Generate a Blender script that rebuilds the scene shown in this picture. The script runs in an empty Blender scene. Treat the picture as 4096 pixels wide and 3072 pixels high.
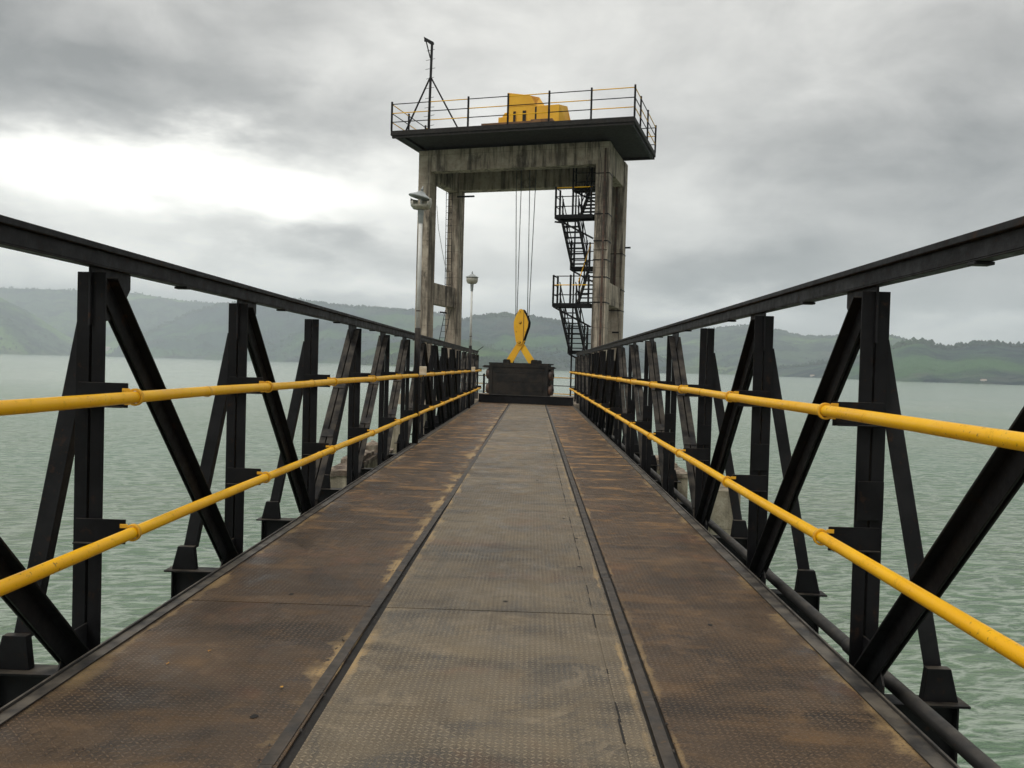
import bpy, math, random
import numpy as np
from mathutils import Vector, Matrix
random.seed(7); rng = np.random.default_rng(11)
S = bpy.context.scene
COL = S.collection
R = math.radians

# ------------------------------------------------------------------ node helpers
class NT:
    def __init__(s, nt): s.nt = nt; s.nt.nodes.clear()
    def n(s, t, **k):
        o = s.nt.nodes.new(t)
        for a, b in k.items(): setattr(o, a, b)
        return o
    def l(s, a, b): s.nt.links.new(a, b)
    def put(s, sock, v):
        if isinstance(v, bpy.types.NodeSocket): s.l(v, sock)
        elif v is not None: sock.default_value = v
    def m(s, op, a, b=None, c=None, clamp=False):
        o = s.n('ShaderNodeMath', operation=op); o.use_clamp = clamp
        for i, v in enumerate((a, b, c)):
            if v is not None: s.put(o.inputs[i], v)
        return o.outputs[0]
    def vm(s, op, a, b=None):
        o = s.n('ShaderNodeVectorMath', operation=op)
        s.put(o.inputs[0], a)
        if b is not None: s.put(o.inputs[1], b)
        return o.outputs[0]
    def xyz(s, v):
        o = s.n('ShaderNodeSeparateXYZ'); s.l(v, o.inputs[0]); return o.outputs
    def cxyz(s, x, y, z):
        o = s.n('ShaderNodeCombineXYZ')
        for i, v in enumerate((x, y, z)): s.put(o.inputs[i], v)
        return o.outputs[0]
    def noise(s, vec, scale, detail=4, rough=.55, dist=0, col=False):
        o = s.n('ShaderNodeTexNoise'); s.put(o.inputs['Vector'], vec)
        o.inputs['Scale'].default_value = scale; o.inputs['Detail'].default_value = detail
        o.inputs['Roughness'].default_value = rough; o.inputs['Distortion'].default_value = dist
        return o.outputs['Color' if col else 'Fac']
    def ramp(s, fac, pts):
        o = s.n('ShaderNodeValToRGB'); s.put(o.inputs[0], fac); e = o.color_ramp.elements
        while len(e) < len(pts): e.new(.5)
        for q, (p, c) in zip(e, pts):
            q.position = p; q.color = (c, c, c, 1) if isinstance(c, (int, float)) else (*c, 1)
        return o.outputs[0]
    def mr(s, v, a, b, c=0., d=1.):
        o = s.n('ShaderNodeMapRange', interpolation_type='SMOOTHSTEP'); s.put(o.inputs[0], v)
        for i, x in enumerate((a, b, c, d)): s.put(o.inputs[i+1], x)
        return o.outputs[0]
    def mix(s, f, a, b, bt='MIX'):
        o = s.n('ShaderNodeMix', data_type='RGBA', blend_type=bt)
        s.put(o.inputs[0], f)
        s.put(o.inputs[6], (*a, 1) if isinstance(a, tuple) and len(a) == 3 else a)
        s.put(o.inputs[7], (*b, 1) if isinstance(b, tuple) and len(b) == 3 else b)
        return o.outputs[2]
    def bump(s, h, strength=.3, dist=.01, nrm=None):
        o = s.n('ShaderNodeBump'); o.inputs['Strength'].default_value = strength
        o.inputs['Distance'].default_value = dist; s.l(h, o.inputs['Height'])
        if nrm is not None: s.l(nrm, o.inputs['Normal'])
        return o.outputs[0]

def newmat(name):
    m = bpy.data.materials.new(name); m.use_nodes = True
    t = NT(m.node_tree)
    out = t.n('ShaderNodeOutputMaterial'); b = t.n('ShaderNodeBsdfPrincipled')
    t.l(b.outputs[0], out.inputs[0])
    tc = t.n('ShaderNodeTexCoord')
    geo = t.n('ShaderNodeNewGeometry')
    return m, t, b, tc.outputs['Object'], geo.outputs['Position']

def m_paint(name, c1, c2, rough=.45, rust=.25, rustcol=(.09, .045, .022), scale=3., dust=0., spec=.5):
    m, t, b, oc, P = newmat(name)
    n1 = t.noise(P, scale, 6, .6)
    col = t.mix(t.mr(n1, .35, .65), c1, c2)
    n2 = t.noise(P, 11, 8, .7)
    col = t.mix(t.m('MULTIPLY', t.mr(n2, .58, .72), rust), col, rustcol)
    n4 = t.noise(P, 60, 4, .7)
    col = t.mix(t.m('MULTIPLY', t.mr(n4, .5, .75), .25), col, c2)
    n5 = t.noise(P, 38, 6, .75); n6 = t.noise(P, 2.2, 3, .5)
    col = t.mix(t.m('MULTIPLY', t.m('MULTIPLY', t.mr(n5, .60, .64), t.mr(n6, .42, .6)), min(1, rust*1.5)), col, tuple(q*.6 for q in rustcol))
    if dust:
        g = t.n('ShaderNodeNewGeometry'); nz = t.xyz(g.outputs['Normal'])[2]
        n3 = t.noise(P, 7, 4)
        f = t.m('MULTIPLY', t.m('MULTIPLY', t.mr(nz, .3, .9), t.mr(n3, .3, .7)), dust)
        col = t.mix(f, col, (.2, .17, .13))
    t.l(col, b.inputs['Base Color'])
    t.l(t.mr(n2, .2, .8, rough-.1, rough+.22), b.inputs['Roughness'])
    b.inputs['Specular IOR Level'].default_value = spec
    t.l(t.bump(t.noise(P, 90, 5, .7), .35, .002, t.bump(n1, .3, .004)), b.inputs['Normal'])
    return m

M = {}
M['black'] = m_paint('black_steel_paint', (.0032, .0032, .0040), (.0085, .0085, .0098), .52, .8, (.035,.018,.010), dust=.35, spec=.16)
M['grey'] = m_paint('greyed_steel_paint', (.0060, .0060, .0075), (.015, .0148, .0165), .52, .8, (.055,.028,.016), dust=.3, spec=.2)
M['yellow'] = m_paint('yellow_pipe_paint', (.86, .44, .001), (.92, .50, .002), .34, .55, (.33, .17, .03), 2.6, spec=.3)
M['yellow_dirty'] = m_paint('weathered_yellow_paint', (.62, .30, .010), (.74, .40, .015), .5, .9, (.16, .07, .02), 14.)
M['mach'] = m_paint('machine_yellow_paint', (.72, .36, .008), (.80, .44, .012), .5, .35, (.25, .12, .03), 1.2)
M['boxsteel'] = m_paint('worn_box_steel', (.008, .008, .008), (.024, .020, .016), .6, .8, (.08, .045, .025), 2.2, spec=.2)
M['wheel'] = m_paint('rusty_wheel_steel', (.035, .025, .02), (.10, .05, .03), .55, .8, (.16, .07, .035), 5.)
M['pipegrey'] = m_paint('dark_grey_pipe', (.018, .0175, .0175), (.034, .033, .032), .55, .4, dust=.25)
M['lampwhite'] = m_paint('white_lamp_paint', (.55, .55, .53), (.68, .68, .66), .5, .5, (.22, .13, .08), 6.)
M['lampgrey'] = m_paint('grey_lamp_cap', (.22, .24, .24), (.34, .36, .36), .5, .5, (.12, .10, .08), 8.)
M['boxcream'] = m_paint('cream_plastic_box', (.68, .55, .38), (.80, .70, .54), .6, .5, (.2, .13, .07), 12.)
M['cable'] = m_paint('dark_cable', (.02, .02, .02), (.03, .03, .03), .6, .1)
M['palecable'] = m_paint('pale_cable', (.3, .3, .28), (.4, .4, .38), .6, .1)
M['rope'] = m_paint('steel_rope', (.035, .045, .055), (.07, .08, .09), .5, .3)
M['winchbase'] = m_paint('brown_winch_base', (.10, .045, .018), (.2, .09, .02), .6, .6)
M['leaf'] = m_paint('dry_leaf', (.55, .3, .04), (.45, .22, .05), .7, .3)

def m_glass():
    m, t, b, oc, P = newmat('clouded_lamp_glass')
    n = t.noise(P, 30, 5)
    t.l(t.mix(t.mr(n, .3, .7), (.62, .6, .52), (.45, .42, .34)), b.inputs['Base Color'])
    b.inputs['Roughness'].default_value = .35
    b.inputs['Transmission Weight'].default_value = .45
    return m
M['glass'] = m_glass()

def m_concrete(name, a, b_, dark, streak=1., sc=1.):
    m, t, b, oc, P = newmat(name)
    x, y, z = t.xyz(P)
    v = t.cxyz(t.m('MULTIPLY', x, 4.), t.m('MULTIPLY', y, 4.), t.m('MULTIPLY', z, .35))
    st = t.noise(v, 1.1, 6, .65)
    n1 = t.noise(P, 1.7*sc, 8, .65); n2 = t.noise(P, 9*sc, 6, .7); n3 = t.noise(P, 45, 4, .7)
    col = t.mix(t.mr(n1, .35, .65), a, b_)
    col = t.mix(t.m('MULTIPLY', t.mr(st, .45, .62), .8*streak), col, dark)
    col = t.mix(t.m('MULTIPLY', t.mr(n2, .55, .7), .55), col, tuple(q*.55 for q in a))
    col = t.mix(t.m('MULTIPLY', t.mr(t.noise(t.cxyz(t.m('MULTIPLY', x, 2.), t.m('MULTIPLY', y, 2.), z), .55, 7, .7), .53, .64), .7), col, dark)
    lift = t.m('FRACT', t.m('MULTIPLY', z, 1/1.22))
    ln = t.m('LESS_THAN', t.m('ABSOLUTE', t.m('SUBTRACT', lift, .5)), .006)
    col = t.mix(t.m('MULTIPLY', ln, .5), col, dark)
    col = t.mix(t.m('MULTIPLY', t.mr(n3, .55, .75), .3), col, tuple(min(1, q*1.35) for q in b_))
    t.l(col, b.inputs['Base Color']); b.inputs['Roughness'].default_value = .9
    b.inputs['Specular IOR Level'].default_value = .2
    h = t.m('ADD', n2, t.m('MULTIPLY', n3, .4))
    t.l(t.bump(h, .8, .02), b.inputs['Normal'])
    return m
M['conc'] = m_concrete('weathered_concrete', (.29, .24, .19), (.44, .38, .305), (.038, .032, .027), .95)
M['concpier'] = m_concrete('pier_concrete', (.27, .235, .17), (.40, .36, .28), (.07, .055, .04), .7, 2.)
M['rubble'] = m_concrete('broken_concrete', (.16, .115, .085), (.38, .33, .26), (.05, .035, .03), .9, 4.)

# --- deck plate
def m_deck(name, base1, base2, ochre, dark, ochre_amt, sheen):
    m, t, b, oc, P = newmat(name)
    x, y, z = t.xyz(P)
    c = .027
    # chequer lugs
    wx = t.m('ADD', t.m('MULTIPLY', x, 1/c), 1000.); wy = t.m('ADD', t.m('MULTIPLY', y, 1/c), 1000.)
    par = t.m('MODULO', t.m('ADD', t.m('FLOOR', wx), t.m('FLOOR', wy)), 2.)
    u = t.m('SUBTRACT', t.m('FRACT', wx), .5); v = t.m('SUBTRACT', t.m('FRACT', wy), .5)
    v = t.m('MULTIPLY', v, t.m('SUBTRACT', t.m('MULTIPLY', par, 2.), 1.))
    a = t.m('MULTIPLY', t.m('ADD', u, v), 1/.60); bb = t.m('MULTIPLY', t.m('SUBTRACT', u, v), 1/.20)
    r2 = t.m('ADD', t.m('MULTIPLY', a, a), t.m('MULTIPLY', bb, bb))
    lug = t.mr(r2, 1.25, .5)
    n1 = t.noise(P, .9, 8, .62, .4)
    n2 = t.noise(P, 4.5, 8, .7, .3)
    stx = t.cxyz(t.m('MULTIPLY', x, 7.), t.m('MULTIPLY', y, .55), 0.)
    n3 = t.noise(stx, 1., 6, .65)
    stt = t.cxyz(t.m('MULTIPLY', x, .7), t.m('MULTIPLY', y, 2.2), 3.)
    n5 = t.noise(stt, 1., 5, .6)
    n4 = t.noise(P, 160, 3, .8)
    oi = t.n('ShaderNodeObjectInfo')
    col = t.mix(t.mr(n1, .35, .65), base1, base2)
    col = t.mix(t.m('MULTIPLY', t.mr(n3, .5, .75), .5), col, dark)
    col = t.mix(t.m('MULTIPLY', t.mr(n5, .50, .64), .8), col, dark)
    n7 = t.noise(P, 2.1, 9, .72, .8)
    col = t.mix(t.m('MULTIPLY', t.mr(n7, .50, .62), .6), col, dark)
    n8 = t.noise(t.vm('ADD', P, (7., 3., 1.)), 3.4, 9, .75, .5)
    col = t.mix(t.m('MULTIPLY', t.mr(n8, .54, .66), .45), col, tuple(q*1.9 for q in base2))
    far = t.mr(y, 4., 18., .15, 1.6)
    col = t.mix(t.m('MULTIPLY', t.m('MULTIPLY', t.mr(n2, .52, .66), ochre_amt), far), col, ochre)
    n6 = t.noise(stt, 1.7, 4, .6)
    col = t.mix(t.m('MULTIPLY', t.m('MULTIPLY', t.mr(n6, .54, .66), ochre_amt*1.3), far), col, ochre)
    n9 = t.noise(t.vm('ADD', P, (2., 9., 4.)), 1.3, 7, .65, .3)
    col = t.mix(t.m('MULTIPLY', t.mr(n9, .56, .67), .32), col, (.16, .065, .032))
    # sand blown against the rails and kerbs
    sn = t.noise(P, 2.3, 6, .7)
    d1 = t.m('ABSOLUTE', t.m('ADD', x, .895)); d2 = t.m('ABSOLUTE', t.m('SUBTRACT', x, .47))
    d3 = t.m('ABSOLUTE', t.m('ADD', x, 1.93)); d4 = t.m('ABSOLUTE', t.m('SUBTRACT', x, 1.56))
    for d, w, amt in ((d1, .10, 1.), (d2, .022, .8), (d3, .06, .6), (t.m('ABSOLUTE', t.m('SUBTRACT', x, 1.48)), .09, .8), (t.m('ABSOLUTE', t.m('ADD', x, .79)), .05, .9), (t.m('ABSOLUTE', t.m('SUBTRACT', x, .58)), .03, .5)):
        thr = t.m('MULTIPLY', t.mr(sn, .38, .66, .08, 1.35), w)
        f = t.m('SUBTRACT', 1., t.m('DIVIDE', d, thr), clamp=True)
        f = t.m('MULTIPLY', t.m('POWER', f, .6), amt)
        f = t.m('MULTIPLY', f, t.mr(t.noise(P, 1.4, 5, .6), .43, .60))
        col = t.mix(f, col, (.40, .27, .12))
    # grit and worn lug tops
    col = t.mix(t.m('MULTIPLY', t.mr(n4, .5, .72), .75), col, tuple(min(1, q*2.5) for q in base2))
    col = t.mix(t.m('MULTIPLY', t.mr(n4, .48, .3), .65), col, tuple(q*.3 for q in base1))
    col = t.mix(t.m('MULTIPLY', lug, t.mr(t.noise(P, 3., 4), .35, .65, .35, .9)), col, tuple(min(1, q*1.9) for q in base2))
    hv = t.m('ADD', .9, t.m('MULTIPLY', oi.outputs['Random'], .22))
    col = t.mix(1., col, t.cxyz(hv, hv, hv), 'MULTIPLY')
    t.l(col, b.inputs['Base Color'])
    t.l(t.m('SUBTRACT', t.m('SUBTRACT', t.mr(n2, .3, .7, sheen, sheen+.25), t.m('MULTIPLY', t.mr(n7, .48, .62), .14)), t.m('MULTIPLY', lug, .12)), b.inputs['Roughness'])
    b.inputs['Specular IOR Level'].default_value = .35
    nb = t.bump(t.m('ADD', t.m('MULTIPLY', n2, .5), n1), .5, .015)
    nb = t.bump(n4, .5, .0015, nb)
    nb = t.bump(lug, 1., .0034, nb)
    t.l(nb, b.inputs['Normal'])
    return m
M['deck_side'] = m_deck('brown_chequer_plate', (.038, .024, .0145), (.084, .054, .031), (.33, .175, .06), (.009, .0075, .0068), .75, .45)
M['deck_mid'] = m_deck('grey_brown_chequer_plate', (.092, .071, .047), (.150, .119, .079), (.30, .20, .10), (.026, .024, .023), .25, .42)
M['rail'] = m_paint('worn_track_steel', (.018, .014, .011), (.055, .041, .029), .45, 1., (.16, .10, .045), 9.)
M['kerb'] = m_paint('kerb_steel', (.010, .009, .0085), (.026, .022, .019), .5, .6, (.10, .06, .03), 3., dust=.5)
M['under'] = m_paint('underdeck_steel', (.008, .007, .006), (.015, .012, .01), .8, .2)

# --- water
def m_water():
    m, t, b, oc, P = newmat('lake_water')
    x, y, z = t.xyz(P)
    a = R(12)
    wx = t.m('ADD', t.m('MULTIPLY', x, math.cos(a)), t.m('MULTIPLY', y, math.sin(a)))
    wy = t.m('SUBTRACT', t.m('MULTIPLY', y, math.cos(a)), t.m('MULTIPLY', x, math.sin(a)))
    v = t.cxyz(t.m('MULTIPLY', wx, .42), wy, 0.)
    v2 = t.cxyz(t.m('MULTIPLY', wx, .3), wy, 4.)
    n1 = t.noise(v, .55, 3, .55, .6); n2 = t.noise(v, 1.45, 4, .55, .5); n3 = t.noise(v2, 5.2, 4, .65, .3)
    big = t.noise(t.cxyz(t.m('MULTIPLY', x, .035), t.m('MULTIPLY', y, .022), 0.), 1., 5, .65)
    fade = t.mr(y, 15., 500., 0., 1.)
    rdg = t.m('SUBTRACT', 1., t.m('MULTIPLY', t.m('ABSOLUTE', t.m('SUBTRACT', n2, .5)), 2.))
    h = t.m('ADD', t.m('MULTIPLY', n1, .9), t.m('ADD', t.m('MULTIPLY', rdg, .40), t.m('MULTIPLY', n3, .15)))
    col = t.mix(t.mr(big, .35, .65), (.095, .168, .095), (.165, .222, .145))
    crest_glint = t.m('MULTIPLY', t.mr(t.m('ADD', rdg, t.m('MULTIPLY', n3, .6)), 1.08, 1.34), .42)  # sky reflection on wave crests, painted as pale streaks in the base colour
    col = t.mix(crest_glint, col, (.58, .62, .57))
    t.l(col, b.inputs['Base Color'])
    b.inputs['Roughness'].default_value = .16
    b.inputs['IOR'].default_value = 1.33
    bp = t.n('ShaderNodeBump'); bp.inputs['Distance'].default_value = 1.6
    t.l(t.m('MULTIPLY', t.mr(y, 15., 250., .72, .13), t.mr(big, .3, .7, .6, 1.2)), bp.inputs['Strength'])
    t.l(h, bp.inputs['Height']); t.l(bp.outputs[0], b.inputs['Normal'])
    return m
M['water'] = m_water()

# --- hills
def m_hill(name, woods, scrub, grass, soil, gfac):
    m, t, b, oc, P = newmat(name)
    x, y, z = t.xyz(P)
    n1 = t.noise(P, .0022, 8, .62); n2 = t.noise(P, .011, 8, .65); n3 = t.noise(P, .06, 5, .75)
    col = t.mix(t.mr(n2, .42, .58), woods, scrub)
    col = t.mix(t.m('MULTIPLY', t.mr(n1, .50, .62), gfac), col, grass)
    col = t.mix(t.m('MULTIPLY', t.mr(n3, .56, .70), .45), col, tuple(q*.45 for q in woods))
    col = t.mix(t.m('MULTIPLY', t.mr(t.noise(P, .004, 6), .58, .68), .35), col, soil)
    # pale track and terraces close to the shore
    low = t.m('MULTIPLY', t.mr(z, 22., 4.), t.mr(n2, .45, .6))
    col = t.mix(t.m('MULTIPLY', low, .45), col, soil)
    t.l(col, b.inputs['Base Color']); b.inputs['Roughness'].default_value = 1.
    b.inputs['Specular IOR Level'].default_value = 0.
    t.l(t.bump(t.m('ADD', t.m('MULTIPLY', n3, .35), n2), 1., 38.), b.inputs['Normal'])
    return m
M['hillA'] = m_hill('hazed_wooded_hillside', (.012, .032, .034), (.066, .112, .066), (.16, .27, .08), (.19, .16, .13), .95)  # bluish haze of distance tinted into the hillside colours
M['hillB'] = m_hill('dark_hazed_wooded_hillside', (.009, .024, .040), (.034, .070, .064), (.09, .19, .065), (.12, .11, .10), .7)  # wood and scrub colours carry painted-in blue haze too
M['hillC'] = m_hill('bright_grass_knoll', (.035, .075, .035), (.065, .12, .045), (.12, .23, .06), (.12, .13, .07), 1.)
M['trees'] = m_hill('tree_foliage', (.022, .046, .038), (.034, .064, .046), (.07, .13, .04), (.06, .09, .04), .6)
M['housewall'] = m_paint('house_plaster', (.55, .47, .42), (.65, .58, .52), .8, .3)
M['houseroof'] = m_paint('house_roof_tile', (.34, .24, .2), (.4, .3, .26), .8, .3)

# ------------------------------------------------------------------ mesh builder
class MB:
    def __init__(s): s.v = []; s.f = []; s.sm = []
    def add(s, vs, fs, smooth=False):
        o = len(s.v); s.v += [tuple(p) for p in vs]
        s.f += [tuple(i+o for i in f) for f in fs]; s.sm += [smooth]*len(fs)
        return s
    def box(s, x0, x1, y0, y1, z0, z1):
        return s.add([(x0,y0,z0),(x1,y0,z0),(x1,y1,z0),(x0,y1,z0),(x0,y0,z1),(x1,y0,z1),(x1,y1,z1),(x0,y1,z1)],
                     [(0,3,2,1),(4,5,6,7),(0,1,5,4),(1,2,6,5),(2,3,7,6),(3,0,4,7)])
    def prism(s, poly, axis, a, b):
        """poly in the two other axes (cyclic order), extruded from a to b along axis"""
        n = len(poly)
        def P(p, t):
            if axis == 0: return (t, p[0], p[1])
            if axis == 1: return (p[0], t, p[1])
            return (p[0], p[1], t)
        vs = [P(p, a) for p in poly] + [P(p, b) for p in poly]
        fs = [tuple(range(n))[::-1], tuple(range(n, 2*n))] + [(i, (i+1) % n, n+(i+1) % n, n+i) for i in range(n)]
        return s.add(vs, fs)
    def frame(s, p, q, side):
        d = (Vector(q)-Vector(p)).normalized(); a = Vector(side); a = (a-d*a.dot(d)).normalized(); return d, a, d.cross(a)
    def bar(s, p, q, side, a0, a1, b0, b1):
        """bar p->q, cross-section from a0..a1 along 'side' and b0..b1 along d x side"""
        d, A, B = s.frame(p, q, side); vs = []
        for c in (Vector(p), Vector(q)):
            for (u, w) in ((a0,b0),(a1,b0),(a1,b1),(a0,b1)): vs.append(c+A*u+B*w)
        return s.add(vs, [(0,3,2,1),(4,5,6,7),(0,1,5,4),(1,2,6,5),(2,3,7,6),(3,0,4,7)])
    def tube(s, pts, r, n=10, cap=True, smooth=True):
        pts = [Vector(p) for p in pts]; rs = r if isinstance(r, (list, tuple)) else [r]*len(pts)
        vs = []; up = None
        for i, p in enumerate(pts):
            d = (pts[min(i+1, len(pts)-1)]-pts[max(i-1, 0)]).normalized()
            if up is None: up = Vector((0,0,1)) if abs(d.z) < .9 else Vector((1,0,0))
            a = d.cross(up).normalized(); b = a.cross(d).normalized(); up = b
            for k in range(n):
                t = 2*math.pi*k/n; vs.append(p+(a*math.cos(t)+b*math.sin(t))*rs[i])
        fs = [(i*n+k, i*n+(k+1) % n, (i+1)*n+(k+1) % n, (i+1)*n+k) for i in range(len(pts)-1) for k in range(n)]
        s.add(vs, fs, smooth)
        if cap:
            o = len(s.v)-len(vs)
            s.f += [tuple(o+k for k in range(n))[::-1], tuple(o+(len(pts)-1)*n+k for k in range(n))]; s.sm += [False, False]
        return s
    def lathe(s, prof, c, n=20, axis=2):
        vs = []; c = Vector(c)
        for (r, h) in prof:
            for k in range(n):
                t = 2*math.pi*k/n; a, b = r*math.cos(t), r*math.sin(t)
                vs.append(c+Vector({2:(a,b,h),0:(h,a,b),1:(a,h,b)}[axis]))
        return s.add(vs, [(i*n+k, i*n+(k+1) % n, (i+1)*n+(k+1) % n, (i+1)*n+k) for i in range(len(prof)-1) for k in range(n)], True)
    def build(s, name, mat, parent=None, bevel=0., frame=None, **tags):
        org = ORG.get(parent.name, (0,0,0)) if parent else (0,0,0)
        me = bpy.data.meshes.new(name)
        me.from_pydata([(p[0]-org[0], p[1]-org[1], p[2]-org[2]) for p in s.v], [], s.f)
        me.polygons.foreach_set('use_smooth', s.sm); me.materials.append(mat); me.update()
        o = bpy.data.objects.new(name, me); COL.objects.link(o)
        if parent:
            o.parent = parent
            ORG[o.name] = org
        if bevel:
            b = o.modifiers.new('bevel', 'BEVEL'); b.width = bevel; b.segments = 2; b.limit_method = 'ANGLE'; b.angle_limit = R(40)
        for k, v in tags.items(): o[k] = v
        return o
ORG = {}
TO = Vector((-5.16, 37.13, 0)); TR = Matrix.Rotation(R(-16), 3, 'Z')
def thing(name, label, cat, loc=(0,0,0), group=None, tower=False):
    o = bpy.data.objects.new(name, None); COL.objects.link(o); o.empty_display_size = .2
    if tower: o.location = TO+TR@Vector(loc); o.rotation_euler = (0,0,R(-16))
    else: o.location = loc
    ORG[o.name] = tuple(loc)
    o['label'] = label; o['category'] = cat
    if group: o['group'] = group
    return o
def tag(o, label, cat, group=None):
    o['label'] = label; o['category'] = cat
    if group: o['group'] = group
    return o
def structure(o): o['kind'] = 'structure'; return o
def copypart(src, parent, dloc):
    c = src.copy(); COL.objects.link(c); c.parent = parent; c.location = src.location+Vector(dloc)
    for ch in list(src.children):
        d = ch.copy(); COL.objects.link(d); d.parent = c
    return c

# ------------------------------------------------------------------ camera (calibrated from the photograph)
F_, CX, CY = 1850., 1106., 829.5; VPX, VPY, SL, H = 1150., 791.5, .0275, 1.4
Yc = Vector(((VPX-CX)/F_, -(VPY-CY)/F_, -1)).normalized()
Zc = Vector((1, -SL, 0)).cross(Yc).normalized()
if Zc.y < 0: Zc = -Zc
Xc = Yc.cross(Zc)
cam = bpy.data.cameras.new('camera'); co = bpy.data.objects.new('camera', cam); COL.objects.link(co)
co.matrix_world = Matrix.Translation((0, 0, H)) @ Matrix((Xc, Yc, Zc)).to_4x4()
cam.sensor_width = 36; cam.lens = 36*F_/2212.; cam.clip_start = .05; cam.clip_end = 40000
S.camera = co
MC = Matrix((Xc, Yc, Zc))
def azel(x, y):
    d = MC @ Vector(((x-CX)/F_, -(y-CY)/F_, -1)); d.normalize()
    return math.atan2(d.x, d.y), math.asin(d.z)

# ------------------------------------------------------------------ deck
ZW = -6.0
PITCH = 2.11; YL0, YR0 = 4.19-2*PITCH, 4.42-2*PITCH
def ypost(side, k): return (YL0 if side < 0 else YR0)+PITCH*k
XP = {-1: -2.188, 1: 1.745}          # truss planes
XR = {-1: -1.95, 1: 1.50}           # handrails
DX0, DX1 = -2.01, 1.545
YD0, YD1 = -1.5, 32.9
deck = thing('bridge_deck', 'rusty brown chequer plate walkway deck of the steel bridge', 'bridge deck', (0, 0, 0))
MB().box(DX0, DX1, YD0, YD1, -.05, -.012).build('deck_bed', M['under'], deck)
def plates(x0, x1, ys, mat, gx=None):
    for a, b in zip(ys[:-1], ys[1:]):
        g = .0035; mb = MB()
        g0, g1 = gx or (g, g); mb.box(x0+g0, x1-g1, max(a, YD0)+g, min(b, YD1)-g, -.008, random.choice((0., .001, .0015)))
        o = mb.build('deck_plate', mat, deck)
ysl = [-1.5, .4, 4.86, 9.42, 13.95, 18.5, 23.0, 27.6, 31.2, 32.9]
ysm = [-1.5, .4, 4.85, 9.3, 13.9, 18.45, 22.9, 27.5, 31.2, 32.9]
ysr = [-1.5, .4, 4.89, 9.5, 14.0, 18.4, 23.0, 27.5, 31.2, 32.9]
plates(DX0+.03, -.835, ysl, M['deck_side']); plates(-.800, .385, ysm, M['deck_mid'], (.0035, .0008))
plates(.385, .494, ysm, M['deck_mid'], (.0008, .0035)); plates(.566, DX1-.03, ysr, M['deck_side'])
# kerb angles along both edges
for x, sg in ((DX0, -1), (DX1, 1)):
    k = MB(); lo, hi = sorted((x, x+sg*.012)); k.box(lo, hi, YD0, YD1, -.09, .022)
    lo, hi = sorted((x-sg*(.06 if sg < 0 else .075), x)); k.box(lo, hi, YD0, YD1, .0022, .010)
    k.build('kerb', M['kerb'], deck, .002)
sm_ = MB()
for q in range(70):
    y = random.uniform(1.6, 17); l = random.uniform(.03, .28); x = .385+random.uniform(-.004, .004)
    sm_.box(x-.003, x+.003, y, y+l, .0012, .0022+random.uniform(0, .0008))
sm_.build('broken_seam', M['under'], deck, kind='stuff')
for (x, y) in ((.33, 7.9), (.40, 7.0), (.37, 6.0), (-.12, 5.05), (1.02, 4.72), (-1.40, 5.05), (.10, 10.5), (-1.05, 3.3)):
    h_ = MB(); n = 9
    vs = [(x+.016*math.cos(2*math.pi*k/n)*random.uniform(.7, 1.2), y+.02*math.sin(2*math.pi*k/n)*random.uniform(.7, 1.2), .0024) for k in range(n)]
    h_.add(vs, [tuple(range(n))]); h_.build('bolt_hole', M['under'], deck)
# edge stringers under the deck
for x in (-1.7, -.8, .0, .55, 1.35):
    MB().box(x-.05, x+.05, YD0, YD1, -.40, -.051).build('stringer', M['under'], deck)
# track bars set in the deck
for lab, pts, w in (('left flat steel track bar running along the bridge deck', [(-.885, 2.0), (-.83, 9), (-.80, 17), (-.775, 32.0)], 0),
                    ('right flat steel track bar running along the bridge deck', [(.525, 2.0), (.53, 9), (.54, 17), (.55, 31.2)], 0)):
    r = thing('track_bar', lab, 'track rail', (pts[0][0], pts[0][1], 0), 'steel track bars in the deck')
    x0s, y0s = -.0, -1.5
    segs = [-1.5, 2.9, 5.7, 8.4, 12.1, 15.9, 20.2, 25.3, 32.0]
    def xa(y):
        for (xa_, ya), (xb, yb) in zip(pts[:-1], pts[1:]):
            if y <= yb: return xa_+(xb-xa_)*(max(y, ya-4)-ya)/(yb-ya)
        return pts[-1][0]
    for i, (a, b) in enumerate(zip(segs[:-1], segs[1:])):
        mb = MB(); j = random.uniform(-.003, .003); n = 4
        for q in range(n):
            ya, yb = a+(b-a)*q/n, a+(b-a)*(q+1)/n
            mb.bar((xa(ya)+j, ya+(.004 if q == 0 else 0), 0), (xa(yb)+j, yb, 0), (1, 0, 0), -.024, .026, -.005, .038+.002*(i % 2))
        mb.build('bar_length', M['rail'], r, .002)
    # crumbled filler beside the bar
    mb = MB()
    for q in range(260):
        y = random.uniform(1.5, 20)**1.0; sx = random.choice((-1, 1)); xx = xa(y)+sx*random.uniform(.03, .05)
        s_ = random.uniform(.002, .008)
        vs = [(xx+random.uniform(-s_, s_), y+random.uniform(-s_, s_)*1.8, .001+random.uniform(0, s_)) for _ in range(5)]
        mb.add(vs, [(0,1,2),(0,2,3),(0,3,4),(1,2,3),(2,3,4),(0,1,4)])
    mb.build('filler_crumbs', M['rail'], r, kind='stuff')
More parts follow.
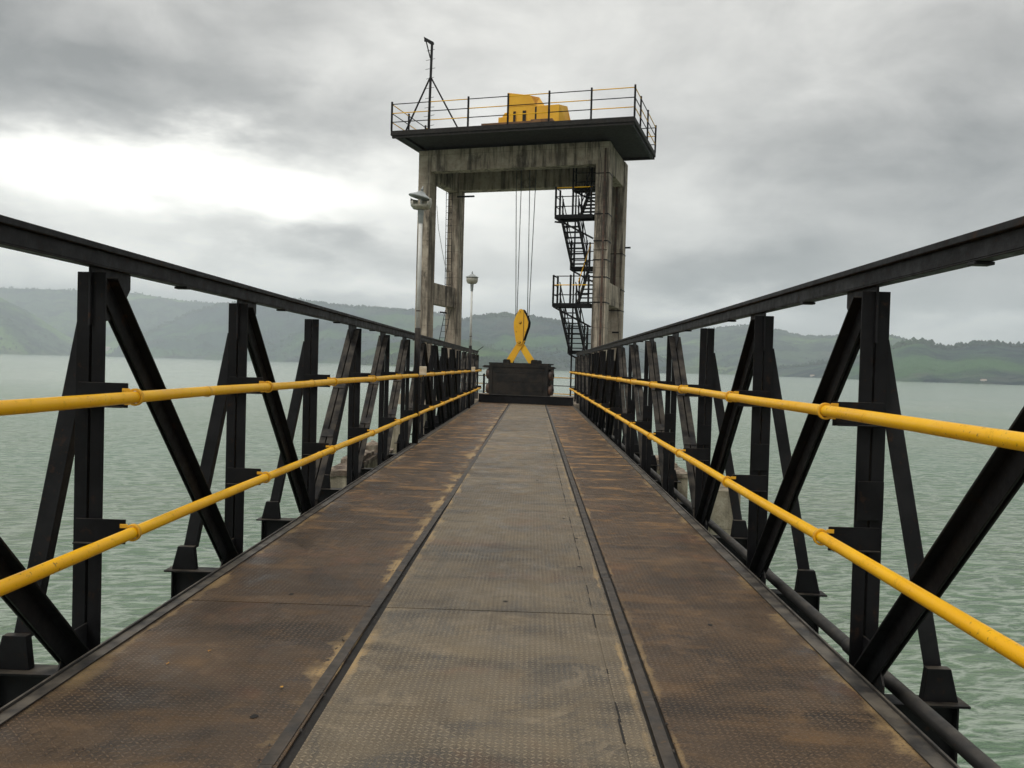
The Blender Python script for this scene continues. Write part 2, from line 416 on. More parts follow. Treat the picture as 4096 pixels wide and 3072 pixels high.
# small litter on the deck
for i, (x, y, lab) in enumerate(((-1.50, 4.02, 'dry yellow leaf on the deck near the left kerb'), (-1.62, 3.83, 'small orange leaf scrap beside the left kerb'),
                                 (1.30, 3.02, 'pale crumpled leaf on the deck by the right kerb'), (-1.03, 3.60, 'tiny yellow leaf scrap midway along left plates'))):
    mb = MB(); n = 8; vs = [(x, y, .006)]
    for k in range(n):
        a = 2*math.pi*k/n; rr = .0085*random.uniform(.5, 1.3); vs.append((x+rr*math.cos(a), y+rr*math.sin(a)*1.2, .003+random.uniform(0, .006)))
    mb.add(vs, [(0, k+1, (k+1) % n+1) for k in range(n)])
    o = mb.build('dry_leaf', M['leaf']); tag(o, lab, 'leaf', 'leaf scraps on the deck')
    sm = o.modifiers.new('s', 'SOLIDIFY'); sm.thickness = .001

# ------------------------------------------------------------------ trusses
ZT = 1.83            # underside of top chord
def tee(mb, p, q, face, w=.14, stem=.065, gap=.013, th=.011):
    """double-angle section: two outstanding legs on the 'face' side of the truss plane line, two stems behind"""
    d, A, B = mb.frame(p, q, (1, 0, 0))   # A = X, B = perpendicular in plane
    s = 1 if B.dot(Vector(face)) > 0 else -1
    for sg in (-1, 1):
        a0, a1 = sorted((sg*gap/2, sg*w/2)); lo, hi = sorted((0, -s*th))
        mb.bar(p, q, (1,0,0), a0, a1, lo, hi)
        a0, a1 = sorted((sg*gap/2, sg*(gap/2+th))); lo, hi = sorted((-s*th, -s*stem))
        mb.bar(p, q, (1,0,0), a0, a1, lo, hi)
def build_truss(sd):
    X = XP[sd]; nm = 'left' if sd < 0 else 'right'; ZT = 1.842 if sd < 0 else 1.865
    T = thing('bridge_truss', 'black steel lattice truss along the %s side of the bridge deck' % nm, 'truss', (X, 2.0, 0), 'lattice trusses of the bridge')
    yk = lambda k: ypost(sd, k)
    ye = yk(16)+.05 if sd < 0 else yk(16)-.25
    # top chord
    c = MB(); c.box(X-.034, X+.034, -1.2, ye, ZT, ZT+.072)
    c.box(X-.062, X+.062, -1.2, ye, ZT+.0725, ZT+.103); c.box(X-.036, X+.036, -1.2, ye, ZT-.008, ZT-.0005)
    c.build('top_chord', M['grey'], T, .009)
    for k in range(1, 16):
        sp = MB(); y = yk(k)+PITCH*.52; sp.box(X-.04, X+.04, y-.03, y+.03, ZT-.022, ZT-.0085)
        sp.build('splice_plate', M['grey'], T, .003)
    # bottom chord
    c = MB()
    for s2 in (-1, 1):
        lo, hi = sorted((X+s2*.007, X+s2*.018)); c.box(lo, hi, -1.2, ye, -.33, -.20)
        lo, hi = sorted((X+s2*.018, X+s2*.075)); c.box(lo, hi, -1.2, ye, -.33, -.319)
    c.build('bottom_chord', M['black'], T)
    # --- post prototype at k=2 --------------------------------------------------
    y = yk(2)
    p = MB(); tee(p, (X, y, -.315), (X, y, ZT-.035), (0, -1, 0), .142, .07)
    post = p.build('post', M['black'], T, .0015)
    # gusset in the truss plane
    xi = XR[sd]; s_in = -sd
    for z in (1.205, .565 if sd > 0 else .53):
        a, b = sorted((X-s_in*.05, xi-s_in*.038)); br = MB()
        br.box(a, b, y-.021, y-.0125, z-.065, z+.058)
        a2, b2 = sorted((X-s_in*.05, xi-s_in*.055)); br.box(a2, b2, y-.05, y-.0205, z-.064, z-.058)
        br.build('rail_bracket', M['black'], post, .002)
    if sd > 0: bt = MB(); bt.box(X-.062, X+.062, y-.0125+.0012, y-.0105-.0035, .66, .86) if False else bt.box(X-.066, X+.066, y-.018, y-.0112, .66, .86); bt.build('tie_plate', M['black'], post, .002)
    # --- outrigger + raking strut prototype -------------------------------------
    zf = -.18 if sd < 0 else -.26; xo = X+sd*(.47 if sd > 0 else .44); xin = X-sd*.02
    o_ = MB(); a, b = sorted((xin, xo+sd*.05)); o_.box(a, b, y-.07, y+.07, zf-.012, zf)
    a, b = sorted((xin, xo)); o_.box(a, b, y-.006, y+.006, zf-.40, zf-.0125)
    a, b = sorted((xin, xo+sd*.03)); o_.box(a, b, y-.05, y+.05, zf-.412, zf-.4005)
    a, b = sorted((xo-sd*.012, xo)); o_.box(a, b, y-.055, y+.055, zf-.40, zf-.0125)
    outr = o_.build('outrigger_beam', M['black'], T, .0015)
    f_ = MB(); wv = [(xo-sd*.30*.5-sd*.02, zf+.0005), (xo+sd*.012, zf+.0005), (xo-sd*.03, zf+.17), (xo-sd*.15, zf+.17)]
    if sd > 0: wv = wv[::-1]
    f_.prism([(q[0], q[1]) for q in wv], 1, y-.02, y+.03)
    f_.build('foot_block', M['black'], outr, .003)
    s_ = MB(); P0 = Vector((xo-sd*.09, y+.05, zf+.15)); P1 = Vector((X+sd*.05, y+.05, 1.58))
    for (u0, u1, w0, w1) in ((-.044, .044, 0, .010), (.034, .044, .010, .07)):
        s_.bar(P0, P1, (1, 0, 0), u0, u1, w0, w1)
    strut = s_.build('raking_strut', M['grey'], T, .0015)
    for k in range(3, 17):
        dy = yk(k)-yk(2)
        if k == 16 and sd > 0: dy -= .3
        copypart(post, T, (0, dy, 0)); copypart(outr, T, (0, dy, 0)); copypart(strut, T, (0, dy, 0))
    # --- diagonals ---------------------------------------------------------------
    def diag(ka, kb, batten):
        ya, yb = yk(ka), yk(kb)             # top at ka, foot at kb
        if kb == 16 and sd > 0: yb -= .3
        if ka == 16 and sd > 0: ya -= .3
        sgn = 1 if kb > ka else -1
        d0 = Vector((X, ya+sgn*.13, ZT-.05)); d1 = Vector((X, yb-sgn*.03, -.10))
        dd = (d1-d0).normalized(); up = Vector((0, -dd.z, dd.y)); up = up if up.z > 0 else -up
        q = sgn
        for pl in ([(ya-q*.02, ZT-.0085), (ya+q*.40, ZT-.0085), (ya+q*.40, ZT-.09), (ya+q*.26, ZT-.25), (ya-q*.02, ZT-.30)],
                   [(yb+q*.04, -.31), (yb-q*.26, -.31), (yb-q*.26, -.10), (yb-q*.14, .06), (yb+q*.04, .06)]):
            g = MB(); g.prism(pl if q > 0 else pl[::-1], 0, X-.0055, X+.0055); g.build('gusset_plate', M['grey'], T, .002)
        mb = MB(); tee(mb, d0, d1, up, .142, .068 if batten else .105)
        o = mb.build('diagonal', M['black'], T, .0015)
        if batten:
            L = (d1-d0).length
            d, A, B = MB().frame(d0, d1, (1,0,0)); s1 = 1 if B.dot(up) > 0 else -1
            for fr in (.35, .62, .93):
                t_ = MB(); c0 = d0+dd*(L*fr); lo, hi = sorted((s1*.0006, s1*.009))
                t_.bar(c0-dd*.055, c0+dd*.055, (1,0,0), -.066, .066, lo, hi)
                t_.build('tie_plate', M['grey'], o, .002)
    for k in range(1, 16):
        j = (k-0) % 8
        if j < 4: diag(k, k+1, False)       # leaning away from the viewer
        else: diag(k+1, k, True)            # leaning towards the viewer, slotted face up
    return T
TL, TRr = build_truss(-1), build_truss(1)
# stub bar at the far end of the left chord
MB().bar((XP[-1]+.02, 33.2, 1.93), (XP[-1]+.26, 33.3, 2.12), (0,0,1), -.012, .012, -.012, .012).build('stub_bar', M['black'], TL)

# ------------------------------------------------------------------ yellow handrails
def handrail(sd, z, which, y_end):
    X = XR[sd]; nm = 'left' if sd < 0 else 'right'
    T = thing('handrail', '%s yellow pipe handrail on the %s truss of the bridge' % (which, nm), 'handrail', (X, 2.0, z), 'yellow pipe handrails')
    pts = [(X, y, z+.0025*math.sin(y*1.7+sd)) for y in np.arange(-1.2, y_end, .5)]+[(X, y_end, z), (X-sd*.02, y_end+.06, z)]
    MB().tube(pts, .029, 20).build('pipe', M['yellow'], T)
    y = ypost(sd, 2); mb = MB(); n = 16
    # C-shaped strap: open ring standing on the bracket end
    ring = []
    a0 = -40 if sd > 0 else 0
    ang = np.linspace(R(35), R(325), n)
    for (r1, yy) in ((.0305, y-.030), (.041, y-.030), (.041, y-.008), (.0305, y-.008)):
        ring.append([(X+sd*math.cos(a)*r1, yy, z+math.sin(a)*r1*1.05) for a in ang])
    vs = [p for r_ in ring for p in r_]; fs = []
    for j in range(4):
        j2 = (j+1) % 4
        for i in range(n-1): fs.append((j*n+i, j*n+i+1, j2*n+i+1, j2*n+i))
    fs += [(0, n, 2*n, 3*n), (n-1, 2*n-1, 3*n-1, 4*n-1)]
    mb.add(vs, fs, False)
    a, b = sorted((X+sd*.024, X+sd*.062)); mb.box(a, b, y-.030, y-.0225, z+.022, z+.042)
    a, b = sorted((X+sd*.024, X+sd*.050)); mb.box(a, b, y-.030, y-.0225, z-.040, z-.024)
    cl = mb.build('clamp', M['yellow_dirty'], T, .0015)
    for k in range(3, 17):
        dy = PITCH*(k-2)
        if y+dy < y_end: copypart(cl, T, (0, dy+random.uniform(-.01, .01), 0))
    for yy in ((5.1, 7.55, 13.4, 19.6, 25.7, 30.1) if which == 'upper' else (7.9, 13.6, 19.5, 25.4)):
        q = MB(); q.tube([(X, yy-.02, z), (X, yy-.012, z), (X, yy+.012, z), (X, yy+.02, z)], [.0295, .0325, .0325, .0295], 18, False)
        if sd > 0 and yy < 6: continue
        q.build('pipe_joint', M['yellow_dirty'], T)
handrail(-1, 1.195, 'upper', 32.2); handrail(-1, .525, 'lower', 32.0)
handrail(1, 1.213, 'upper', 33.6); handrail(1, .568, 'lower', 33.4)

# ------------------------------------------------------------------ service pipe outside the right truss
sp = thing('service_pipe', 'dark grey service pipe slung outside the right kerb', 'pipe', (1.90, 2, -.2))
MB().tube([(1.90, y, -.185) for y in (-1, 8, 16, 24, 32)], .038, 18).build('pipe', M['pipegrey'], sp)
for y in (2.9, 5.0, 6.85, 9.2, 12.4, 16.2, 21., 27.):
    MB().tube([(1.90, y-.045, -.185), (1.90, y-.035, -.185), (1.90, y+.035, -.185), (1.90, y+.045, -.185)], [.039, .045, .045, .039], 18, False).build('pipe_collar', M['pipegrey'], sp)

# ------------------------------------------------------------------ concrete piers
def rough_block(x0, x1, y0, y1, z0, z1, amp, name, mat, parent=None, seed=0, nz=10):
    rs = random.Random(seed); bm = []; nx, ny = 5, 8
    import bmesh
    b = bmesh.new(); bmesh.ops.create_cube(b, size=1.)
    bmesh.ops.subdivide_edges(b, edges=b.edges[:], cuts=6, use_grid_fill=True)
    from mathutils import noise
    org = ORG.get(parent.name, (0,0,0)) if parent else (0,0,0)
    for v in b.verts:
        p = Vector((x0+(v.co.x+.5)*(x1-x0), y0+(v.co.y+.5)*(y1-y0), z0+(v.co.z+.5)*(z1-z0)))
        n = noise.noise_vector(p*3.1+Vector((seed, 0, 0)))*amp+noise.noise_vector(p*9+Vector((seed, 0, 0)))*amp*.5
        v.co = p+n-Vector(org)
    me = bpy.data.meshes.new(name); b.to_mesh(me); b.free(); me.materials.append(mat)
    o = bpy.data.objects.new(name, me); COL.objects.link(o)
    if parent: o.parent = parent; ORG[o.name] = org
    return o
GP = 'concrete pier walls beside the bridge'
for (lab, x0, x1, y0, y1, zt, rub) in (
    ('nearest concrete pier wall beyond the right truss', 2.33, 2.70, 10.95, 12.3, -.12, False),
    ('broken topped concrete pier wall second along right side', 2.30, 2.63, 14.2, 16.4, -.32, True),
    ('low concrete pier wall third along the right side', 2.40, 2.70, 17.8, 19.6, -.62, False),
    ('nearest concrete pier wall showing under the left truss', -3.18, -2.88, 11.1, 11.9, -1.35, False),
    ('rubble topped concrete pier wall beyond the left truss', -3.12, -2.80, 13.1, 15.6, -.30, True),
    ('concrete pier wall carrying a brown boulder on the left', -3.16, -2.86, 16.2, 17.7, -.42, True),
    ('tall pale concrete pier wall farthest along the left', -3.2, -2.9, 19.3, 20.4, .02, False)):
    t_ = thing('pier_wall', lab, 'pier', ((x0+x1)/2, (y0+y1)/2, ZW-.5), GP)
    sd_ = hash(lab) % 7+int(y0)
    sd_ = int(y0*10)
    rough_block(x0, x1, y0, y1, ZW-.5, zt-(.06 if rub else 0), .012, 'wall_body', M['concpier'], t_, sd_)
    if rub:
        rough_block(x0-.01, x1+.02, y0-.02, y1, zt-.06, zt+.015, .03, 'broken_cap', M['rubble'], t_, sd_+3)
        if 'boulder' in lab:
            rough_block(x0+.01, x1-.03, y0+.05, y1-.6, zt+.017, zt+.24, .06, 'boulder', M['rubble'], t_, 5)
        else:
            rough_block(x0+.02, x1-.04, y0+.9, y1-.1, zt+.017, zt+.09, .04, 'loose_slab', M['rubble'], t_, sd_+9)

# ------------------------------------------------------------------ lamp posts
def lamp(Y, lab, lean, broken, zh):
    X = -1.965; q_ = 1.12
    T = thing('lamp_post', lab, 'street lamp', (X, Y, .05), 'white lamp posts on the left truss')
    MB().tube([(X, Y, .03), (X, Y, 2.0)], .05, 14).build('lower_pole', M['black'], T)
    zt = zh-.02
    MB().tube([(X, Y, 2.0), (X, Y, zt)], [.036, .033], 14).build('upper_pole', M['lampwhite'], T)
    b = MB(); b.tube([(X, Y, 2.28), (X, Y, 2.30)], .0385, 14); b.build('pole_band', M['wheel'], T)
    MB().lathe([(.036, -.23), (.040, -.22), (.052, -.02), (.056, .0), (.03, .01)], (X, Y, zh), 16).build('socket', M['lampgrey'], T)
    g = MB(); prof = [(.05, .0), (.12, .015), (.155, .06), (.165, .12), (.158, .175)]
    n = 22; vs = []; c = Vector((X, Y, zh))
    for (r, h) in prof:
        for k in range(n): a = 2*math.pi*k/n; vs.append(c+Vector((q_*r*math.cos(a), q_*r*math.sin(a), q_*h)))
    fs = []
    for i in range(len(prof)-1):
        for k in range(n):
            if broken and i >= 2 and k in (14, 15, 16, 17, 18) : continue
            if broken and i == 3 and k in (12, 13, 19, 6): continue
            fs.append((i*n+k, i*n+(k+1) % n, (i+1)*n+(k+1) % n, (i+1)*n+k))
    g.add(vs, fs, True); go = g.build('glass_bowl', M['glass'], T)
    sm = go.modifiers.new('s', 'SOLIDIFY'); sm.thickness = .005
    h = MB()
    h.lathe([(.005, .0), (.175, .0), (.182, .008), (.172, .022), (.11, .052), (.075, .07), (.06, .085), (.04, .10), (.02, .105), (.0, .105)], (0, 0, 0), 24)
    h.lathe([(.014, .10), (.016, .125), (.030, .13), (.012, .15), (.008, .18), (.0, .19)], (0, 0, 0), 12)
    ORG['__'] = 0
    hat = h.build('cap', M['lampgrey'])
    hat.parent = T; hat.scale = (q_, q_, q_); hat.location = (-.02 if broken else 0, 0, zh+.18*q_-.05); hat.rotation_euler = (0, R(lean), 0)
    if broken:
        MB().tube([(X, Y, zh), (X, Y, zh+.19)], .016, 10).build('lamp_holder', M['lampwhite'], T)
        MB().tube([(X+.05, Y, zh+.0), (X+.03, Y-.02, zh+.19)], .005, 6).build('bracket_wire', M['lampgrey'], T)
    return T
lamp(14.55, 'nearer white lamp post with a tilted cap and broken glass bowl', 13, True, 4.0)
lamp(26.9, 'farther white lamp post with an intact glass bowl', 0, False, 3.93)
for Y, z, lab in ((14.45, 1.275, 'nearer cream junction box on the left lamp post above the handrail'), (26.8, 1.26, 'farther small cream junction box on the left lamp post')):
    T = thing('junction_box', lab, 'junction box', (-1.83, Y, z), 'junction boxes on the lamp posts')
    MB().box(-1.905, -1.79, Y-.035, Y+.045, z-.075, z+.075).build('box_body', M['boxcream'], T, .008)
    MB().box(-1.895, -1.80, Y-.043, Y-.036, z-.065, z+.065).build('box_cover', M['boxcream'], T, .004)
    MB().tube([(-1.84, Y, z-.076), (-1.84, Y, z-.15), (-1.90, Y, z-.22)], .009, 8).build('cable_tail', M['cable'], T)

# ------------------------------------------------------------------ hoist tower (local frame: u across, v away)
TW = thing('hoist_tower', 'weathered concrete portal tower straddling the end of the bridge', 'tower', (4.2, 2.1, ZW), tower=True)
ZS = 10.6
for (u, v) in ((0, 0), (7.81, 0), (0, 3.5), (7.81, 3.5)):
    MB().box(u, u+.56, v, v+.75, ZW-.5, ZS-.02).build('column', M['conc'], TW, .02)
MB().box(.562, 7.808, .03, .55, 9.68, ZS-.012).build('top_beam', M['conc'], TW, .015)
MB().box(.562, 7.808, 3.6, 4.2, 9.58, ZS-.012).build('top_beam', M['conc'], TW, .015)
for u in (.04, 7.85):
    MB().box(u, u+.48, .752, 3.498, 9.45, ZS-.012).build('side_beam', M['conc'], TW, .015)
    MB().box(u+.02, u+.46, .752, 3.498, 4.06, 4.98).build('side_beam', M['conc'], TW, .015)
# corner haunches at the heads of the columns (ragged lower edge)
hb = MB(); hb.prism([(.752, 9.448), (.752, 9.22), (1.0, 9.27), (1.4, 9.42), (1.45, 9.448)], 0, .06, .5); hb.build('haunch', M['conc'], TW)
# steel bands and ducts on the right front column
for z in (9.30, 7.66, 6.57, 5.80, 5.10, 4.08):
    b = MB(); e = .014; h = .022
    b.box(7.81-e, 8.37+e, -e, -.002, z-h, z+h); b.box(8.372, 8.37+e, -.001, .75, z-h, z+h); b.box(7.81-e, 7.808, -.001, .75, z-h, z+h)
    b.build('steel_band', M['black'], TW)
for z in (6.2,):
    b = MB(); b.box(7.80, 8.375, -.012, -.002, z-.01, z+.01); b.build('steel_band', M['black'], TW)
for z in (6.5, 4.9, 3.98):
    b = MB(); b.box(8.372, 8.386, 3.49, 4.27, z-.02, z+.02); b.box(7.8, 8.386, 3.485, 3.498, z-.02, z+.02); b.build('steel_band', M['black'], TW)
MB().box(8.16, 8.24, -.045, -.016, ZW, 10.3).build('cable_duct', M['wheel'], TW)
MB().box(8.285, 8.30, -.03, -.016, ZW, 10.3).build('cable_duct', M['black'], TW)
MB().box(8.0, 8.10, 3.44, 3.482, 4.9, 9.6).build('cable_duct', M['wheel'], TW)
# little steel stubs
for (a, b) in (((.5, 3.4, 9.25), (1.35, 3.4, 9.25)), ((.56, 1.5, 3.72), (.9, 1.45, 3.68)), ((8.37, 4.1, 6.85), (8.62, 4.1, 6.85)), ((6.1, .25, 7.42), (6.45, .1, 7.35)), ((8.05, 3.3, 3.0), (8.35, 3.3, 3.0))):
    m_ = MB(); m_.bar(a, b, (0,0,1), -.035, .035, -.03, .03); m_.build('steel_stub', M['black'], TW)

# loose cables on the tower
c = thing('hanging_cable', 'dark cable trailing down the front of the right tower column', 'cable', (8.0, -.06, 2), tower=True, group='cables on the tower')
MB().tube([(7.92, -.06, 10.5), (8.02, -.05, 9.9), (8.08, -.05, 9.3), (8.0, -.05, 8.3), (7.95, -.05, 7.5), (7.92, -.06, 6.6), (7.86, -.05, 5.6), (7.84, -.05, 4.6), (7.86, -.05, 3.4), (7.85, -.05, 1.5)], .010, 6).build('cable_run', M['cable'], c)
MB().tube([(7.85, -.05, 7.72), (8.02, -.06, 7.74), (8.12, -.06, 7.55), (8.14, -.06, 7.0), (8.12, -.06, 4.5), (8.1, -.06, 3.0), (8.12, -.06, 1.5)], .009, 6).build('cable_run', M['cable'], c)
c = thing('hanging_cable', 'pale slack cable hanging inside the left tower columns', 'cable', (.6, 1.2, 5), tower=True, group='cables on the tower')
MB().tube([(.58, .76, 8.35), (.60, .95, 7.4), (.60, 1.5, 6.4), (.55, 2.1, 5.7), (.4, 2.8, 5.2), (.25, 3.38, 4.85)], .012, 6).build('cable_run', M['palecable'], c)
MB().tube([(.58, .80, 9.3), (.62, 1.4, 9.15)], .010, 6).build('cable_run', M['palecable'], c)

# ladders
def ladder(lab, p0, p1, w, n, tilt=(0,0)):
    T = thing('steel_ladder', lab, 'ladder', p0, tower=True, group='steel ladders on the left of the tower')
    p0 = Vector(p0); p1 = Vector(p1); A = Vector((w, 0, 0))
    for s in (0, 1): m_ = MB(); m_.tube([p0+A*s, p1+A*s], .016, 8); m_.build('stile', M['black'], T)
    for i in range(n):
        q = p0.lerp(p1, (i+.5)/n); m_ = MB(); m_.tube([q, q+A], .011, 6); m_.build('rung', M['black'], T)
ladder('tall black ladder fixed up the rear left tower column', (.0, 3.40, 5.0), (-.06, 3.40, 10.2), .30, 17)
ladder('short black ladder leaning below the left side beam', (-.28, 3.1, 1.6), (.05, 3.40, 3.95), .28, 8)

# top platform
PF = thing('top_platform', 'black steel platform overhanging the top of the concrete tower', 'platform', (4.2, .7, ZS), tower=True)
MB().box(-.35, 9.70, -2.12, 3.55, ZS+.10, ZS+.29).build('deck_slab', M['under'], PF, .01)
m_ = MB()
m_.box(-.30, 9.66, -2.08, -1.98, ZS, ZS+.0985); m_.box(-.30, 9.66, 3.42, 3.52, ZS, ZS+.0985); 
m_.build('edge_beam', M['under'], PF)
for u in (.1, 9.5):
    MB().box(u, u+.12, -1.975, 3.415, ZS-.001 if u in (1.6, 3.1, 4.6, 6.1) else ZS+.001, ZS+.0985).build('cross_beam', M['black'], PF)
PR = thing('guard_rail', 'black and yellow pipe guard rail round the top platform of the tower', 'guard rail', (4.6, .7, ZS+.29), tower=True)
ZD = ZS+.291
def railrun(pts, T, h=1.19, ph=0, rails=(1.09, .72, .36), r=.019, pw=.032, skiplast=False):
    for i, p in enumerate(pts):
        if skiplast and i == len(pts)-1: break
        MB().box(p[0]-pw, p[0]+pw, p[1]-pw, p[1]+pw, p[2], p[2]+h).build('post', M['black'], T)
    for i, (a, b) in enumerate(zip(pts[:-1], pts[1:])):
        for j, z in enumerate(rails):
            m_ = MB(); m_.tube([(a[0], a[1], a[2]+z), (b[0], b[1], b[2]+z)], r, 8)
            m_.build('rail', M['yellow' if (i+j+ph) % 2 else 'black'], T)
railrun([(-.33+1.668*i, -2.07, ZD) for i in range(7)], PR)
railrun([(9.675, v, ZD) for v in (-2.07, -.65, 1.2, 3.48)], PR, ph=1)
railrun([(-.33, v, ZD) for v in (-2.07, -.4, 1.4, 3.48)], PR, ph=1)
railrun([(-.33+1.668*i, 3.50, ZD) for i in range(7)], PR, ph=1)
# mast
MT = thing('derrick_mast', 'tall black mast with cross pins and two stays on the tower platform', 'mast', (1.25, -1.9, ZD), tower=True)
MB().bar((1.24, -1.9, ZD), (1.30, -1.9, 14.40), (1, 0, 0), -.045, .045, -.03, .03).build('pole', M['grey'], MT, .004)
for q in ((.22, -1.9, ZD), (2.52, -1.9, ZD)):
    m_ = MB(); m_.bar(q, (1.27, -1.9, 13.05), (0, 1, 0), -.022, .022, -.028, .028); m_.build('stay', M['black'], MT)
m_ = MB(); m_.prism([(.94, 14.68), (.97, 14.55), (1.30, 14.30), (1.38, 14.36), (1.36, 14.44)], 1, -1.94, -1.86); m_.build('jib_head', M['grey'], MT)
m_ = MB(); m_.bar((1.03, -1.9, 14.52), (1.24, -1.9, 13.8), (0, 1, 0), -.02, .02, -.02, .02); m_.build('jib_strut', M['grey'], MT)
MB().lathe([(.0, -.02), (.04, -.02), (.04, .02), (.0, .02)], (.99, -1.9, 14.52), 12, 1).build('pulley', M['grey'], MT)
for i, z in enumerate((11.05, 11.45, 11.80, 12.18, 12.58, 12.97, 13.36, 13.72, 14.10)):
    l = random.uniform(.16, .24); m_ = MB(); m_.tube([(1.27-l, -1.95, z-.02), (1.27+.05, -1.95, z), (1.27+l, -1.95, z+random.uniform(0, .04))], .009, 6); m_.build('climbing_pin', M['grey'], MT)

# winch machinery
WN = thing('winch', 'bright yellow winch housing with sloping cover on the tower platform', 'winch', (5.0, 1.1, ZD), tower=True)
MB().box(3.02, 5.6, -.55, .20, ZD, ZD+.535).build('base_frame', M['winchbase'], WN, .01)
MB().box(3.2, 6.3, .202, 2.1, ZD, ZD+.30).build('base_frame', M['winchbase'], WN, .01)
m_ = MB(); m_.prism([(5.0, ZD+.5355), (6.05, ZD+.5355), (6.0, ZD+.66), (5.1, ZD+.66)], 1, -.30, .18); m_.build('base_frame', M['winchbase'], WN, .01)
zb = ZD+.302
m_ = MB(); m_.prism([(3.86, zb), (5.12, zb), (5.12, 12.32), (4.86, 12.74), (3.86, 12.91)], 1, .30, 1.05); m_.build('main_hood', M['mach'], WN, .012)
m_ = MB()
m_.add([(5.122, .31, zb), (5.122, .31, 12.31), (4.862, .31, 12.73), (5.36, 1.04, zb), (5.36, 1.04, 12.40), (5.05, 1.04, 12.86), (3.9, 1.04, 13.0)],
       [(0, 3, 4, 1), (1, 4, 5, 2), (0, 1, 2, 5, 4, 3)]); m_.build('hood_side', M['mach'], WN)
for (a, b, c_) in ((4.14, 4.26, 12.1), (4.55, 4.71, 12.11)):
    MB().box(a, b, .283, .2985, 11.66, c_).build('slot_opening', M['under'], WN)
    MB().box(b+.001, b+.02, .270, .2985, 11.66, c_+.02).build('slot_flange', M['mach'], WN)
MB().box(3.88, 5.1, .288, .2985, 12.31, 12.325).build('panel_seam', M['yellow_dirty'], WN)
MB().box(5.085, 5.165, .288, .299, zb, 12.24).build('cover_gap', M['under'], WN)
m_ = MB(); m_.prism([(5.17, zb), (6.14, zb), (6.14, 12.27), (5.17, 12.26)], 1, .25, .85); m_.build('gear_cover', M['mach'], WN, .012)
MB().box(5.68, 5.70, .238, .2485, zb, 12.25).build('panel_seam', M['yellow_dirty'], WN)
m_ = MB(); m_.add([(6.142, .26, zb), (6.142, .26, 12.26), (6.27, 1.1, 12.42), (6.46, 1.1, 11.7), (6.50, 1.1, zb), (5.3, 1.1, 12.42), (5.3, .84, 12.27), (5.3, 1.1, zb)],
       [(0,4,3,2,1), (1,2,5,6), (2,3,4,7,5)]); m_.build('gear_cover_end', M['mach'], WN)
m_ = MB(); m_.prism([(3.47, zb), (3.85, zb), (3.85, 11.91), (3.47, 11.90)], 1, .32, .9); m_.build('brake_cover', M['mach'], WN, .01)
m_ = MB(); m_.prism([(3.60, 11.911), (3.85, 11.915), (3.85, 12.11), (3.72, 12.10)], 1, .40, .9); m_.build('brake_cover', M['mach'], WN, .01)
MB().tube([(4.0, .25, ZD+.54), (4.6, .22, ZD+.60), (5.0, .24, ZD+.55)], .02, 6).build('cable_loop', M['cable'], WN)

# staircase
ST = thing('staircase', 'black steel dog-leg staircase climbing inside the right tower column', 'staircase', (7.0, 1.2, .1), tower=True)
def flight(u0, u1, v0, z0, v1, z1, n, hand=('black', 'black')):
    F = MB()
    for u in (u0, u1):
        F.bar((u, v0, z0), (u, v1, z1), (1, 0, 0), -.03, .03, -.13, .09)
    f = F.build('flight', M['black'], ST)
    t_ = MB()
    for i in range(n):
        a = (i+.5)/n; v = v0+(v1-v0)*a; z = z0+(z1-z0)*a
        t_.box(u0+.022, u1-.022, v-.12, v+.12, z-.02, z+.02)
    t_.build('treads', M['black'], f)
    for ui, u in enumerate((u0, u1)):
        for q in (.08, .5, .92):
            h = MB(); v = v0+(v1-v0)*q; z = z0+(z1-z0)*q; h.box(u-.028, u+.028, v-.028, v+.028, z+.03, z+.98)
            h.build('baluster', M['black'], f)
        for j, dz in enumerate((.95, .5)):
            r_ = MB(); r_.tube([(u, v0, z0+dz), (u, v1, z1+dz)], .022, 8)
            r_.build('hand_rail', M['yellow' if hand[ui] == 'y' and j == 0 else 'black'], f)
ul0, ul1, ur0, ur1 = 6.30, 6.98, 7.10, 7.74
def landing(z, v0, v1, front):
    l_ = MB(); l_.box(6.2, 7.78, v0, v1, z-.05, z); 
    l_.box(6.2, 7.78, v0, v0+.06, z-.15, z-.0505); l_.box(6.2, 7.78, v1-.06, v1, z-.15, z-.0505); l_.box(6.2, 6.26, v0+.0605, v1-.0605, z-.15, z-.0505)
    L = l_.build('landing', M['black'], ST)
    ve = v0+.04 if front else v1-.04
    for (u, v) in ((6.23, ve), (6.95, ve), (6.23, v1-.06 if front else v0+.06), (7.7, ve)):
        MB().box(u-.035, u+.035, v-.035, v+.035, z, z+1.15).build('landing_post', M['black'], L)
    for j, dz in enumerate((1.10, .74, .34)):
        r_ = MB(); r_.tube([(6.23, ve, z+dz), (7.74, ve, z+dz)], .02, 8); r_.build('landing_rail', M['yellow' if j == (0 if z > 6 and front else 1) and front else 'black'], L)
        r_ = MB(); r_.tube([(6.23, ve, z+dz), (6.23, (v1-.06 if front else v0+.06), z+dz)], .02, 8); r_.build('landing_rail', M['black'], L)
    # diagonal braces under
    b_ = MB(); b_.bar((6.25, v0+.05, z-.15), (7.78, v0+.3, z-.95), (0, 1, 0), -.035, .035, -.035, .035); b_.build('brace', M['black'], L)
landing(7.62, -.25, .55, True); landing(4.02, -.25, .55, True)
landing(5.85, 2.65, 3.3, False); landing(2.15, 2.65, 3.3, False); landing(9.35, 2.65, 3.3, False)
flight(ul0, ul1, .55, 7.60, 2.65, 5.85, 9); flight(ur0, ur1, .55, 4.02, 2.65, 5.85, 9, ('y', 'b'))
flight(ul0, ul1, .55, 4.00, 2.65, 2.15, 9); flight(ur0, ur1, .55, .15, 2.65, 2.15, 10, ('b', 'b'))
